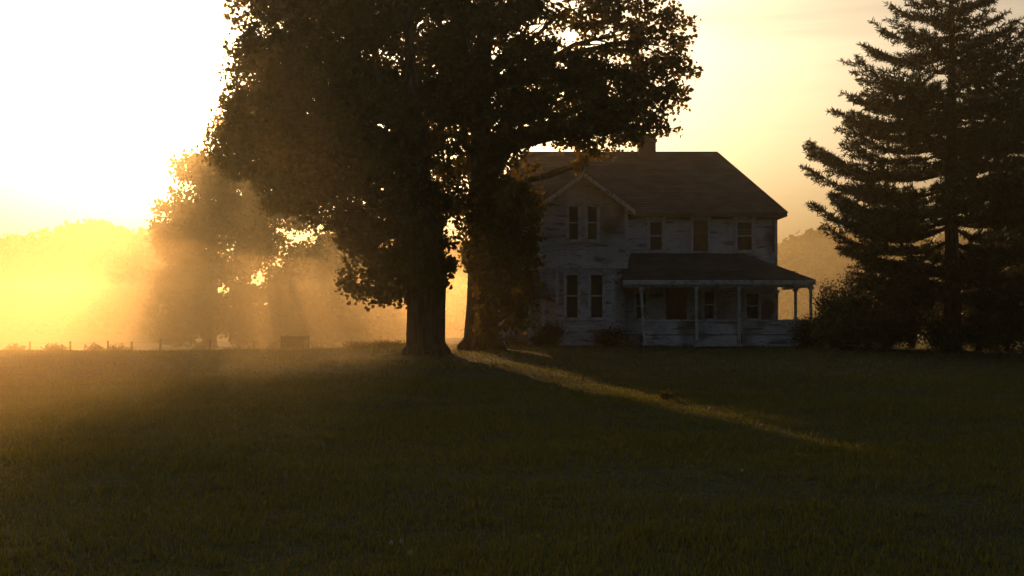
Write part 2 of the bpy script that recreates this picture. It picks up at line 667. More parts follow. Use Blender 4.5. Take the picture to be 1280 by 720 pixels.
def wall_boards(mb, a, b, z0, z1, step=0.13, top=None):
    """overlapping clapboards on the wall from a to b (x, y); outside is to the right of a->b; top(t)->z limit"""
    a, b = Vector((a[0], a[1], 0)), Vector((b[0], b[1], 0))
    d = (b - a)
    Lw = d.length
    d.normalize()
    nrm = Vector((d.y, -d.x, 0))
    z = z0
    while z < z1 - 0.01:
        ze = min(z + step, z1)
        segs = [(0, Lw)]
        if top:
            # gable: width shrinks
            lo, hi = top(0.5 * (z + ze))
            segs = [(lo, hi)]
        for s, e in segs:
            if e - s < 0.05:
                continue
            # split the course into random board lengths with tiny differences in tilt
            x = s
            while x < e - 0.01:
                x2 = min(e, x + random.uniform(1.6, 4.0))
                tl = 0.028 + random.random() * 0.006 + (0.02 if random.random() < 0.05 else 0)
                dz = random.uniform(-0.012, 0.004) * (random.random() < .25)
                p0, p1 = a + d * x, a + d * (x2 - 0.004)
                vs = [p0 + nrm * tl + Vector((0, 0, z + dz)), p1 + nrm * tl + Vector((0, 0, z + dz * -1)),
                      p1 + nrm * .004 + Vector((0, 0, ze)), p0 + nrm * .004 + Vector((0, 0, ze)),
                      p0 - nrm * .01 + Vector((0, 0, z)), p1 - nrm * .01 + Vector((0, 0, z))]
                mb.add([W(*v) for v in vs], [(0, 1, 2, 3), (4, 5, 1, 0)])
                x = x2
        z = ze


G0 = HZ           # ground at house
EZ = 5.97         # main eave height
XL, XR = -1.4, 11.26
YF, YB = 60.0, 68.0
# solid core
core = MB()
core.add([W(XL, YF, G0 - .3), W(XR, YF, G0 - .3), W(XR, YB, G0 - .3), W(XL, YB, G0 - .3), W(XL, YF, EZ), W(XR, YF, EZ), W(XR, YB, EZ), W(XL, YB, EZ)],
         [(0, 3, 2, 1), (4, 5, 6, 7), (0, 1, 5, 4), (1, 2, 6, 5), (2, 3, 7, 6), (3, 0, 4, 7)])
# wing, upper storey box (x 1.17..4.72) and gable prism
wx0, wx1, wy = 1.17, 4.72, 58.0
WZ = 3.72         # where the cut-away corners start
wc = (wx0 + wx1) / 2
GP = 7.36         # inside gable peak
core.add([W(wx0, wy, WZ), W(wx1, wy, WZ), W(wx1, YF - .003, WZ), W(wx0, YF - .003, WZ), W(wx0, wy, 6.12), W(wx1, wy, 6.12), W(wx1, YF - .003, 6.12), W(wx0, YF - .003, 6.12),
          W(wc, wy, GP), W(wc, YF - .003, GP)],
         [(0, 3, 2, 1), (0, 1, 5, 8, 4), (1, 2, 6, 5), (3, 0, 4, 7), (2, 3, 7, 9, 6), (5, 6, 9, 8), (4, 8, 9, 7)])
# canted lower storey
bx0, bx1, byf = 1.86, 4.18, 58.03
bay = [(wx0 + .02, YF - .003), (wx0 + .02, 58.72), (bx0, byf), (bx1, byf), (wx1 - .02, 58.72), (wx1 - .02, YF - .003)]
vs = [W(x, y, G0 - .3) for x, y in bay] + [W(x, y, WZ - .002) for x, y in bay]
core.add(vs, [(5, 4, 3, 2, 1, 0), (6, 7, 8, 9, 10, 11)] + [(i, (i + 1) % 6, (i + 1) % 6 + 6, i + 6) for i in range(6)])
wall_boards(core, (XL, YF), (wx0, YF), G0 + .5, EZ)
wall_boards(core, (wx1, YF), (XR, YF), G0 + .5, EZ)
wall_boards(core, (XR, YF), (XR, YB), G0 + .5, EZ)
wall_boards(core, (XL, YB), (XL, YF), G0 + .5, EZ)
wall_boards(core, (wx0, YF), (wx0, wy), WZ, 6.12)
wall_boards(core, (wx1, wy), (wx1, YF), WZ, 6.12)
hw = (wx1 - wx0) / 2


def gab(z):
    if z < 6.12:
        return (0, 2 * hw)
    k = hw * max(0, (GP - z) / (GP - 6.12))
    return (hw - k, hw + k)


wall_boards(core, (wx0, wy), (wx1, wy), WZ, GP - .02, top=gab)
for i in range(1, 4):
    wall_boards(core, bay[i], bay[i + 1], G0 + .45, WZ - .02)
core.build('wall', M['siding'], house)
# corner boards, cornice band and bay skirt


def board(name, x0, x1, y0, y1, z0, z1, m, bevel=0.006):
    q = MB()
    q.box(x0 - HX, x1 - HX, y0 - HYY, y1 - HYY, z0 - HZ, z1 - HZ)
    return q.build(name, m, house, bevel=bevel)


for (x, y) in ((XR, YF), (XL, YF), (wx0, wy), (wx1, wy)):
    board('corner_board', x - .07, x + .07, y - .035, y + .06, WZ if y == wy else G0 + .1, 6.05 if y == wy else EZ - .25, M['trim'])
board('belt_board', wx0 - .05, wx1 + .05, wy - .06, wy + .03, WZ - .16, WZ - .005, M['trim'])
for i in (2, 3):
    x, y = bay[i]
    board('corner_board', x - .06, x + .06, y - .05, y + .04, G0 + .1, WZ - .17, M['trim'])
board('frieze_board', wx1 + .1, XR + .05, YF - .06, YF + .02, EZ - .24, EZ - .02, M['boards'])
board('frieze_board', XL - .05, wx0 - .1, YF - .06, YF + .02, EZ - .24, EZ - .02, M['boards'])
fd = MB()
fd.box(XL - .04 - HX, XR + .04 - HX, YF - .05 - HYY, YB + .04 - HYY, -.35, .42)
fd.box(wx0 + .5 - HX, wx1 - .5 - HX, byf + .02 - HYY, YF - .06 - HYY, -.35, .40)
fd.build('foundation', M['floor'], house)

# main hip roof with shingle courses (stepped slabs)
ov = 0.42
ex0, ex1, ey0, ey1 = XL - ov, XR + ov, YF - ov, YB + ov
RZ = 9.03
RY = 64.0
rx0, rx1 = 0.6, 9.36
rf = MB()
th = (0, 0, -0.14)


def roof_courses(mb, e0, e1, r1, r0, n, lift=0.02):
    """sloping face e0-e1 (eave) to r0-r1 (ridge), as n overlapping courses with a slightly ragged lower edge"""
    e0, e1, r0, r1 = map(Vector, (e0, e1, r0, r1))
    nrm = (e1 - e0).cross(r0 - e0).normalized()
    if nrm.z < 0:
        nrm = -nrm
    for i in range(n):
        t0, t1 = i / n, min(1, (i + 1.08) / n)
        a, b = e0.lerp(r0, t0), e1.lerp(r1, t0)
        c, d = e1.lerp(r1, t1), e0.lerp(r0, t1)
        seg = max(1, int((b - a).length / 0.9))
        lf = lift * random.uniform(.75, 1.3)
        for k in range(seg):
            u0, u1 = k / seg, (k + 1) / seg
            j = random.uniform(-.25, .45) * lift
            p = [a.lerp(b, u0) + nrm * (lf + j), a.lerp(b, u1) + nrm * (lf + j), d.lerp(c, u1) + nrm * .004, d.lerp(c, u0) + nrm * .004]
            q = [a.lerp(b, u0), a.lerp(b, u1)]
            mb.add([W(*v) for v in p + q], [(0, 1, 2, 3), (4, 5, 1, 0)])


A, B_, C_, D_ = (ex0, ey0, EZ), (ex1, ey0, EZ), (ex1, ey1, EZ), (ex0, ey1, EZ)
R0, R1 = (rx0, RY, RZ), (rx1, RY, RZ)
rf.add([W(*p) for p in (A, B_, C_, D_, R0, R1)] + [W(p[0], p[1], p[2] - .15) for p in (A, B_, C_, D_)],
       [(0, 1, 5, 4), (1, 2, 5), (2, 3, 4, 5), (3, 0, 4), (6, 9, 8, 7), (0, 6, 7, 1), (1, 7, 8, 2), (2, 8, 9, 3), (3, 9, 6, 0)])
roof_courses(rf, A, B_, R1, R0, 26)
roof_courses(rf, B_, C_, R1, R1, 26)
rf.tube([W(R0[0], R0[1], RZ + .02), W(R1[0], R1[1], RZ + .02)], .05, 6)
rf.tube([W(R1[0], R1[1], RZ + .02), W(ex1, ey0, EZ + .02)], .04, 6)
# wing roof
wr = MB()
PZ = 7.55
wo = 0.34
wez = 6.0 - 0.02
for sgn in (-1, 1):
    xe = wc + sgn * (hw + wo)
    pts = [(xe, wy - wo, wez), (wc, wy - wo, PZ), (wc, 62.2, PZ), (xe, 60.3, wez)]
    if sgn > 0:
        pts = pts[::-1]
    rf.poly_slab([W(*p) for p in pts], (0, 0, -.12))
    roof_courses(rf, (xe, wy - wo, wez), (xe, 60.2, wez), (wc, 62.1, PZ), (wc, wy - wo, PZ), 14)
roof = rf.build('roof', M['roof'], house)
bb = MB()
for sgn in (-1, 1):
    xe = wc + sgn * (hw + wo)
    a = Vector((xe, wy - wo - .05, wez - .02))
    b = Vector((wc, wy - wo - .05, PZ - .02))
    pts = [a, b, b + Vector((0, 0, -.2)), a + Vector((0, 0, -.2))]
    bb.poly_slab([W(*p) for p in pts], (0, .045, 0))
bb.build('barge_board', M['trim'], house)
ch = MB()
cx0, cx1 = 5.74, 6.52
ch.box(cx0 - HX, cx1 - HX, 63.6 - HYY, 64.4 - HYY, 8.2 - HZ, 9.72 - HZ)
ch.box(cx0 - .06 - HX, cx1 + .06 - HX, 63.54 - HYY, 64.46 - HYY, 9.5 - HZ, 9.62 - HZ)
ch.box(cx0 - .03 - HX, cx1 + .03 - HX, 63.57 - HYY, 64.43 - HYY, 9.72 - HZ, 9.86 - HZ)
ch.build('chimney', M['brick'], roof)


def window(x0, x1, z0, z1, y, label=None, kind='glass', ang=0, parent=house, shutter=False):
    """double hung sash window standing proud of the boards; built at its own origin"""
    w_, h_ = x1 - x0, z1 - z0
    t = .075
    fr = MB()
    for a, b, c, d in ((-w_ / 2 - t, -w_ / 2 + .02, -t * .3, h_ + t), (w_ / 2 - .02, w_ / 2 + t, -t * .3, h_ + t)):
        fr.box(a, b, -.075, .02, c, d)
    fr.box(-w_ / 2 - t - .03, w_ / 2 + t + .03, -.10, .02, h_ + t, h_ + t + .10)
    fr.box(-w_ / 2 + .02, w_ / 2 - .02, -.07, .02, h_ - .02, h_ + t - .002)
    o = fr.build('window', M['trim'], parent, loc=W((x0 + x1) / 2, y, z0), bevel=.004)
    o.rotation_euler = (0, 0, ang)
    s = MB()
    s.box(-w_ / 2 - t - .04, w_ / 2 + t + .04, -.13, .02, -.09, -t * .3 - .002)
    s.build('sill', M['trim'], o)
    p = MB()
    p.box(-w_ / 2 + .02, w_ / 2 - .02, -.03, .01, -.02, h_ - .022)
    po = p.build('pane', M['glass'] if kind == 'glass' else M['boards'], o)
    if kind == 'glass':
        sa = MB()
        sa.box(-w_ / 2 + .02, w_ / 2 - .02, -.055, -.031, h_ * .5 - .025, h_ * .5 + .025)
        sa.box(-w_ / 2 + .02, -w_ / 2 + .06, -.052, -.031, .01, h_ - .03)
        sa.box(w_ / 2 - .06, w_ / 2 - .02, -.052, -.031, .01, h_ - .03)
        sa.box(-w_ / 2 + .062, w_ / 2 - .062, -.052, -.031, -.018, .04)
        sa.box(-w_ / 2 + .02, w_ / 2 - .02, -.05, -.031, h_ - .07, h_ - .024)
        sa.build('sash', M['trim'], o)
    if label:
        o['label'] = label
    return o


window(2.30, 2.78, 4.72, 6.18, wy - .02)
window(3.07, 3.55, 4.72, 6.18, wy - .02)
window(2.20, 2.76, 1.50, 3.36, byf - .02)
window(3.20, 3.78, 1.50, 3.36, byf - .02)
for k, (a, b) in enumerate(((5.84, 6.45), (7.71, 8.38), (9.56, 10.28))):
    window(a, b, 4.38, 5.66, YF - .02, kind='board' if k == 1 else 'glass', label='boarded up with red brown planks' if k == 1 else None)
# porch wall openings
window(5.25, 5.75, 1.45, 2.62, YF - .02)
window(8.15, 8.65, 1.45, 2.72, YF - .02)
window(9.95, 10.55, 1.45, 2.62, YF - .02)
window(.2, .75, 1.5, 2.5, YF - .02)
window(-.9, -.3, 4.5, 5.6, YF - .02)
do = MB()
do.box(-.45, .45, -.05, .01, 0, 1.98)
for (a, b) in ((.12, .85), (.98, 1.85)):
    for s in (-1, 1):
        do.box(s * .22 - .15, s * .22 + .15, -.065, -.051, a, b)
door = do.build('door', M['boards'], house, loc=W(7.0, YF - .02, G0 + .56), bevel=.006)
kn = MB()
kn.tube([(.36, -.06, .95), (.36, -.10, .95), (.36, -.13, .95)], [.012, .03, .02], 8)
kn.build('handle', M['metal'], door)
df = MB()
for s in (-1, 1):
    df.box(s * .51 - .06, s * .51 + .06, -.08, .01, -.02, 2.0)
df.box(-.60, .60, -.09, .01, 2.002, 2.14)
df.build('door_frame', M['trim'], door)

# porch: L shaped round the right front corner
py0 = 57.75      # post line
PEZ = 3.08       # porch eave top
pxl, pxr = 4.52, 12.42
pr = MB()
pitch = 0.47
ye = py0 - .28
S = 1.15
wtopf = PEZ + pitch * (YF - ye)
side_w = pxr - XR
wtops = PEZ + pitch * side_w
dy_ = side_w
pf = [(pxl, ye, PEZ), (pxr, ye, PEZ), (XR + .002, ye + dy_, wtops), (XR - (YF - ye - dy_), YF - .03, wtopf), (pxl + .55, YF - .03, wtopf)]
pr.poly_slab([W(*p) for p in pf], (0, 0, -.10))
ps = [(pxr, ye, PEZ), (pxr, 65.2, PEZ), (XR + .002, 65.2, wtops), (XR + .002, ye + dy_, wtops)]
pr.poly_slab([W(*p) for p in ps], (0, 0, -.10))
roof_courses(pr, (pxl, ye, PEZ), (pxr - .3, ye, PEZ), (XR - 2.3, YF - .04, wtopf), (pxl + .55, YF - .04, wtopf), 14)
pl = [(pxl, ye, PEZ), (pxl + .55, YF - .03, wtopf), (pxl, YF - .03, PEZ)]
pr.poly_slab([W(*p) for p in pl], (0, 0, -.08))
# small vent pipe on the porch roof
pr.tube([W(11.95, 59.5, 3.2), W(11.95, 59.5, 3.5)], .05, 8)
porch_roof = pr.build('porch_roof', M['roof'], house)
pb = MB()
pb.box(pxl + .05 - HX, pxr - .06 - HX, py0 - .09 - HYY, py0 + .07 - HYY, 2.78 - HZ, PEZ - .105 - HZ)
pb.box(pxr - .24 - HX, pxr - .08 - HX, py0 + .072 - HYY, 65.1 - HYY, 2.78 - HZ, PEZ - .105 - HZ)
pb.box(pxl - HX, pxr - HX, ye - .012 - HYY, ye + .02 - HYY, PEZ - .20 - HZ, PEZ - .01 - HZ)
pb.build('porch_beam', M['trim'], house, bevel=.008)
FL = G0 + .50
pfb = MB()
pfb.box(4.75 - HX, 12.3 - HX, py0 - .02 - HYY, YF - .055 - HYY, FL - .08 - HZ, FL - HZ)
pfb.box(XR + .06 - HX, 12.3 - HX, YF - .053 - HYY, 65.0 - HYY, FL - .08 - HZ, FL - HZ)
pfb.build('porch_floor', M['floor'], house)


def post(x, y, z0, z1, lean=0.0, r=.065):
    p = MB()
    p.tube([(lean, 0, 0), (lean * .95, 0, .25), (0, 0, z1 - z0 - .25), (0, 0, z1 - z0)], [r * 1.15, r, r, r * 1.3], 4 if r < .06 else 8)
    p.box(-r * 1.7, r * 1.7, -r * 1.7, r * 1.7, z1 - z0 - .12, z1 - z0 - .001)
    p.box(lean - r * 1.6, lean + r * 1.6, -r * 1.6, r * 1.6, 0, .16)
    return p.build('porch_post', M['trim'], house, loc=W(x, y, z0), bevel=.004)


for x, ln in ((5.30, .13), (7.55, .02), (9.30, .02), (12.24, 0)):
    post(x, py0 - .13, gzf(x, py0) - .05, 2.80, ln)
for y in (60.7, 65.0):
    post(12.24, y, FL, 2.80)
# closed balustrade of boards
ba = MB()
BZ = 1.39
wall_boards(ba, (5.45, py0), (9.25, py0), G0 + .05, BZ, .12)
wall_boards(ba, (9.45, py0), (12.28, py0), G0 + .05, BZ, .12)
wall_boards(ba, (12.30, py0), (12.30, 65.0), G0 + .05, BZ, .12)
ba.box(5.45 - HX, 9.25 - HX, py0 + .005 - HYY, py0 + .06 - HYY, 0, BZ - HZ)
ba.box(9.45 - HX, 12.24 - HX, py0 + .005 - HYY, py0 + .06 - HYY, 0, BZ - HZ)
ba.box(12.25 - HX, 12.29 - HX, py0 + .062 - HYY, 65.0 - HYY, 0, BZ - HZ)
ba.build('balustrade', M['siding'], house)
br = MB()
br.box(5.40 - HX, 12.36 - HX, py0 - .05 - HYY, py0 + .10 - HYY, BZ + .003 - HZ, BZ + .06 - HZ)
br.box(12.20 - HX, 12.36 - HX, py0 + .102 - HYY, 65.05 - HYY, BZ + .003 - HZ, BZ + .06 - HZ)
br.build('handrail', M['trim'], house)
st = MB()
for i in range(3):
    st.box(4.72 - HX, 5.2 - HX, py0 - .28 * (3 - i) - HYY, py0 - .05 - HYY, -.05 + .005 * i, .12 + .15 * i)
st.build('porch_step', M['floor'], house)
# small side porch left of the wing
sp = MB()
sx0, sx1 = -1.6, 1.62
sy0 = 57.3
sr = [(sx0, sy0, 2.42), (sx1, sy0, 2.42), (1.1, YF - .06, 3.55), (sx0, YF - .06, 3.55)]
sp.poly_slab([W(*p) for p in sr], (0, 0, -.12))
roof_courses(sp, sr[0], sr[1], sr[2], sr[3], 14)
sp.poly_slab([W(*p) for p in [(sx1, sy0, 2.42), (sx1 - .1, 57.9, 2.42), (1.1, YF - .06, 3.55)]], (0, 0, -.1))
sp.build('side_porch_roof', M['roof'], house)
for x in (-1.45, -.35, .72, 1.30):
    post(x, 57.5, gzf(x, 57.5) - .05, 2.32, 0, .06)
sf = MB()
sf.box(sx0 + .1 - HX, 1.4 - HX, 57.38 - HYY, YF - .06 - HYY, .25, .36)
sf.build('side_porch_floor', M['floor'], house)
# downpipe
dp = MB()
dp.tube([W(XR - .12, YF - .10, EZ - .2), W(XR - .12, YF - .10, 4.3)], .035, 8)
dp.build('downpipe', M['metal'], house)

# ------------------------------------------------------------------ big trees
K = 50 / F


def ell(px, py, rpx, rpy, Y=50.0, rd=None, dens=1.0):
    c = at(px, py, Y)
    k = Y / F
    rx, rz = rpx * k, rpy * k
    return (c, (rx, rd if rd else max(1.2, min(rx, rz) * 1.0), rz), dens)


tb = at(533, 440, 47.5)
tb = (tb[0], tb[1], gzf(tb[0], tb[1]))
lt_path = [(tb[0], 47.5, tb[2] - .2), (tb[0] - .02, 47.5, tb[2] + .5), (tb[0], 47.5, tb[2] + 1.6), (tb[0] + .02, 47.6, tb[2] + 3.0), (tb[0] - .15, 48.0, tb[2] + 4.6), (tb[0] - .4, 48.6, tb[2] + 6.6),
           (tb[0] - .6, 49.0, tb[2] + 9.0), (tb[0] - .8, 49.3, tb[2] + 12.5)]
lt_r = [.72, .67, .66, .68, .55, .40, .28, .10]
L_ells = [
    ell(345, 40, 62, 75, 49), ell(425, 10, 85, 90, 50), ell(500, 60, 95, 100, 51), ell(440, -70, 110, 80, 50), ell(520, -60, 100, 80, 50), ell(345, -40, 60, 60, 50),
    ell(325, 120, 48, 60, 48.5), ell(395, 120, 80, 75, 47), ell(395, 130, 70, 60, 52.5, dens=.6), ell(470, 170, 85, 75, 46.5), ell(480, 150, 75, 70, 53, dens=.6),
    ell(318, 185, 46, 42, 49), ell(285, 200, 28, 26, 49, 1.1, .9), ell(355, 225, 55, 34, 49), ell(372, 238, 44, 30, 48), ell(345, 200, 40, 34, 50), ell(430, 265, 50, 36, 49), ell(300, 150, 30, 40, 48.5), ell(385, 195, 60, 50, 50), ell(465, 290, 46, 34, 50), ell(410, 225, 62, 45, 48), ell(460, 255, 58, 50, 50), ell(525, 230, 50, 70, 47.5),
    ell(500, 310, 55, 42, 48), ell(470, 335, 36, 30, 48.5), ell(535, 330, 40, 40, 47.5), ell(540, 270, 38, 50, 51),
    ell(350, 95, 45, 50, 52), ell(452, 352, 32, 22, 48.5), ell(488, 366, 26, 16, 48), ell(515, 362, 22, 16, 50), ell(528, 338, 34, 26, 46.2, 1.1), ell(545, 318, 28, 30, 46.4, 1.1), ell(272, 188, 20, 18, 49, 1.0, .8),
]
r1, n1 = broadleaf('maple_tree', 'huge dark maple left of the farmhouse, mist on its thick trunk, sun behind its edge', tb, lt_path, lt_r, L_ells,
                   0.155, 9.5, 46, 0.37, (MAPLE, MAPLE_F), M['leaf'], slot=True, void=(1.2, -0.15), twigs=True)
rb = at(602, 440, 52.5)
rb = (rb[0], rb[1], gzf(rb[0], rb[1]))
rt_path = [(rb[0], 52.5, rb[2] - .2), (rb[0], 52.5, rb[2] + .5), (rb[0] + .02, 52.5, rb[2] + 1.6), (rb[0] + .05, 52.4, rb[2] + 3.2), (rb[0] + .05, 52.2, rb[2] + 5.0),
           (rb[0] + .0, 51.8, rb[2] + 7.0), (rb[0] + .05, 51.2, rb[2] + 9.5), (rb[0] + .2, 50.2, rb[2] + 12.5), (rb[0] + .3, 50.2, rb[2] + 15)]
rt_r = [.76, .68, .60, .56, .48, .38, .34, .24, .1]
R_ells = [
    ell(610, -20, 90, 60, 50), ell(600, 60, 60, 70, 50), ell(690, -45, 110, 45, 50), ell(790, -20, 75, 45, 50, dens=.8), ell(700, -110, 130, 60, 50),
    ell(765, 45, 60, 26, 50, 1.6, .45), ell(715, 12, 70, 24, 51, 1.6, .5), ell(775, 164, 46, 14, 49.5, 1.2, .8),
    ell(830, 45, 44, 50, 50, 1.5, .62), ell(835, 100, 40, 34, 50, 1.3, .62), ell(805, 130, 40, 30, 49.5, 1.4, .8),
    ell(690, 75, 62, 38, 49), ell(755, 95, 62, 42, 49), ell(690, 105, 70, 40, 52), ell(770, 125, 58, 38, 51), ell(660, 145, 58, 38, 48.5), ell(720, 155, 62, 30, 49.5, dens=.9),
    ell(790, 150, 52, 16, 49.5, 1.2, .85), ell(832, 158, 18, 11, 49.5, .7, .7), ell(745, 172, 44, 20, 51, 1.2, .8), ell(610, 150, 55, 60, 49), ell(600, 230, 45, 60, 48.5), ell(630, 225, 45, 52, 50.5),
    ell(640, 290, 34, 50, 50, 1.3), ell(650, 262, 26, 40, 51.5, 1.4), ell(622, 300, 30, 46, 53, 1.3), ell(648, 320, 26, 40, 52.5, 1.2), ell(625, 345, 42, 42, 49.5, 1.2), ell(648, 385, 20, 40, 50, .9, .9), ell(612, 400, 30, 28, 49.2, .8, .9), ell(735, 205, 16, 16, 50.5, .6, .8),
    ell(560, 90, 45, 70, 52), ell(560, 170, 40, 60, 53), ell(660, 30, 60, 26, 47, 1.3, .35), ell(585, 290, 26, 55, 52, 1.0),
]
r2, n2 = broadleaf('maple_tree', 'tall dark maple whose low boughs hide the left end of the farmhouse', rb, rt_path, rt_r, R_ells,
                   0.155, 9.5, 46, 0.37, (MAPLE, MAPLE_F), M['leaf'], slot=True, void=(1.2, -0.15), twigs=True)
print('LEAVES', n1, n2)

# hazy broad trees behind, left
HB = 140.0


def oak(label, px, ells, tree_h):
    x = (px - 640) / F * HB
    z = gzf(x, HB)
    b = (x, HB, z)
    return broadleaf('oak_tree', label, b, [(x, HB, z - .3), (x, HB, z + tree_h * .15), (x + .3, HB, z + tree_h * .4), (x + .2, HB, z + tree_h * .65)], [.8, .65, .5, .25],
                     ells, 0.46, 1.3, 40, 1.0, (OVAL, OVAL_F), M['leaf_b'], group='hazy trees behind the fence', void=(0.27, -0.06))


oak('broad hazy tree left of the big maple with sun beams falling across it', 262,
    [ell(254, 236, 36, 38, HB, 4, .8), ell(292, 232, 46, 42, HB + 1, 5), ell(315, 198, 38, 34, HB + 1, 5), ell(345, 235, 30, 34, HB + 1, 4), ell(325, 165, 38, 34, HB + 1, 5), ell(300, 172, 28, 32, HB + 3, 5), ell(350, 185, 34, 34, HB + 3, 5), ell(226, 272, 30, 40, HB, 4), ell(275, 300, 62, 62, HB, 6), ell(222, 330, 32, 48, HB, 4), ell(235, 205, 20, 16, HB, 1.6, .8),  # upper right lobes, unseen behind the maple, are added to shade the near lawn
     ell(262, 375, 62, 52, HB, 5), ell(216, 385, 30, 42, HB, 4), ell(207, 300, 14, 24, HB, 1.5, .8), ell(250, 412, 60, 26, HB - 2, 4)], 17)
oak('hazy tree with a rounded top between the broad beam-lit tree and the big maple', 345,
    [ell(335, 283, 50, 34, HB + 3, 5), ell(385, 300, 44, 34, HB + 3, 4), ell(415, 325, 36, 34, HB + 3, 4), ell(350, 340, 56, 48, HB + 2, 5), ell(330, 385, 56, 46, HB, 5), ell(378, 370, 44, 46, HB + 1, 5), ell(345, 412, 70, 26, HB - 2, 4)], 11)
oak('low hazy tree seen under the lowest boughs of the big maple', 440,
    [ell(425, 352, 44, 42, HB, 4), ell(470, 350, 46, 46, HB + 2, 5), ell(440, 395, 64, 42, HB, 5), ell(500, 390, 50, 46, HB + 2, 5), ell(545, 385, 40, 48, HB + 4, 4)], 8)

# ------------------------------------------------------------------ distant treeline: a few builds, copied
def far_tree(name, label, cat, h, wd, seed, grp):
    random.seed(seed)
    ells = []
    for i in range(9):
        a = random.random() * 6.28
        rr = random.random() ** .5 * wd * .34
        z = h * random.uniform(.32, .82)
        s = wd * random.uniform(.2, .3) * (1 - .35 * (z / h - .5))
        ells.append(((math.cos(a) * rr, math.sin(a) * rr, z), (s, s, s * .8), 1))
    ells.append(((0, 0, h * .84), (wd * .2, wd * .2, h * .15), 1))
    ells.append(((0, 0, h * .45), (wd * .34, wd * .34, h * .34), 1))
    for i in range(5):
        a = i * 1.26
        ells.append(((math.cos(a) * wd * .3, math.sin(a) * wd * .3, h * .16), (wd * .24, wd * .24, h * .15), 1))
    root = empty(name, (0, 0, 0), label, cat, grp)
    mb = MB()
    mb.tube([(0, 0, -.4), (0, 0, h * .3), (.2, 0, h * .7)], [h * .035, h * .025, h * .01], 7)
    mb.build('trunk', M['bark'], root, smooth=True)
    Ps = []
    for c, r, dn in ells:
        n = int(r[0] * r[1] * r[2] * 3.2) + 12
        C = in_ellipsoid(n, c, r, .55)
        P = np.repeat(C, 16, 0)
        P = P + RNG.normal(size=P.shape) * .42
        Ps.append(P)
    P = np.concatenate(Ps)
    P = P[P[:, 2] > .2]
    V, Fc = leaves(P, .85, (QUAD, QUAD_F))
    link('crown', np_mesh('crown', V, Fc), root, M['leaf_b'])
    return root


protos = [far_tree('distant_tree', '', 'tree', 12, 11, s, 'trees of the distant hedgerow') for s in (1, 2, 3, 4)]
random.seed(21)
far = [  # px, py of top, Y, proto
    (-60, 300, 205, 0), (-20, 288, 215, 1), (18, 296, 210, 2), (52, 306, 220, 3), (84, 288, 205, 0), (118, 278, 210, 2), (152, 288, 205, 1), (185, 292, 215, 3),
    (430, 300, 190, 2), (470, 296, 200, 3), (-110, 280, 210, 2), (560, 300, 210, 1),
    (965, 306, 215, 3), (1000, 301, 220, 0), (1028, 286, 205, 1), (1062, 292, 215, 2), (1100, 300, 205, 3), (1140, 296, 215, 0), (1185, 292, 210, 1), (1230, 296, 205, 2), (1275, 290, 215, 3), (1330, 288, 210, 0),
    (610, 302, 215, 0), (890, 304, 215, 2), (925, 303, 205, 1),
]
lab = ['far left edge of the picture', 'left of the picture in the bright mist', 'low one in the bright mist at left', 'between two taller ones in the bright mist', 'tall one left of the hazy broad tree']
used = set()
for i, (px, py, Y, k) in enumerate(far):
    Y = Y * (1.2 if px < 600 else 2.2)
    x = (px - 640) / F * Y
    z0 = gzf(x, Y)
    h = CAMZ + (HY - py) / F * Y - z0
    s = h / 12.0
    if px < 200:
        where = ['hazy golden round tree off to the far left of the treeline', 'hazy rounded tree at the left picture edge', 'hazy low tree second from the left picture edge', 'hazy lowest tree of the left treeline, in a dip',
                 'hazy tree on the left treeline just right of the dip', 'hazy tallest rounded tree of the left treeline', 'hazy tree right of the tallest one on the left treeline', 'hazy tree touching the left side of the broad tree with beams'][[-60, -20, 18, 52, 84, 118, 152, 185].index(px)] if px > -100 else 'hazy tree beyond the left picture edge'
    elif px < 900:
        where = 'hazy distant tree behind the ' + {430: 'hanging lower bough of the big left maple', 470: 'trunk side boughs of the big left maple', 560: 'gap between the two maple trunks', 610: 'right maple trunk', 890: 'farmhouse porch'}[px]
    else:
        where = {925: 'hazy distant tree hidden behind the right porch bay', 965: 'hazy distant low tree at the right corner of the farmhouse', 1000: 'hazy distant flat topped tree right of the farmhouse', 1028: 'hazy distant tree rising tallest between farmhouse and conifer',
                 1062: 'hazy distant tree seen through the left boughs of the conifer', 1100: 'hazy distant tree behind the shrubs left of the conifer trunk', 1140: 'hazy distant tree just left of the conifer trunk',
                 1185: 'hazy distant tree directly behind the conifer trunk', 1230: 'hazy distant tree right of the conifer trunk', 1275: 'hazy distant tree at the right picture edge', 1330: 'hazy distant tree beyond the right picture edge'}[px]
    p = protos[k]
    rz = random.random() * 6.28
    sc_ = (s * random.uniform(.9, 1.3), s * random.uniform(.9, 1.3), s)
    if k not in used:
        used.add(k)
        p.location = (x, Y, z0)
        p.scale = sc_
        p['label'] = where
    else:
        copy_thing(p, (x, Y, z0), rz, where, sc_)

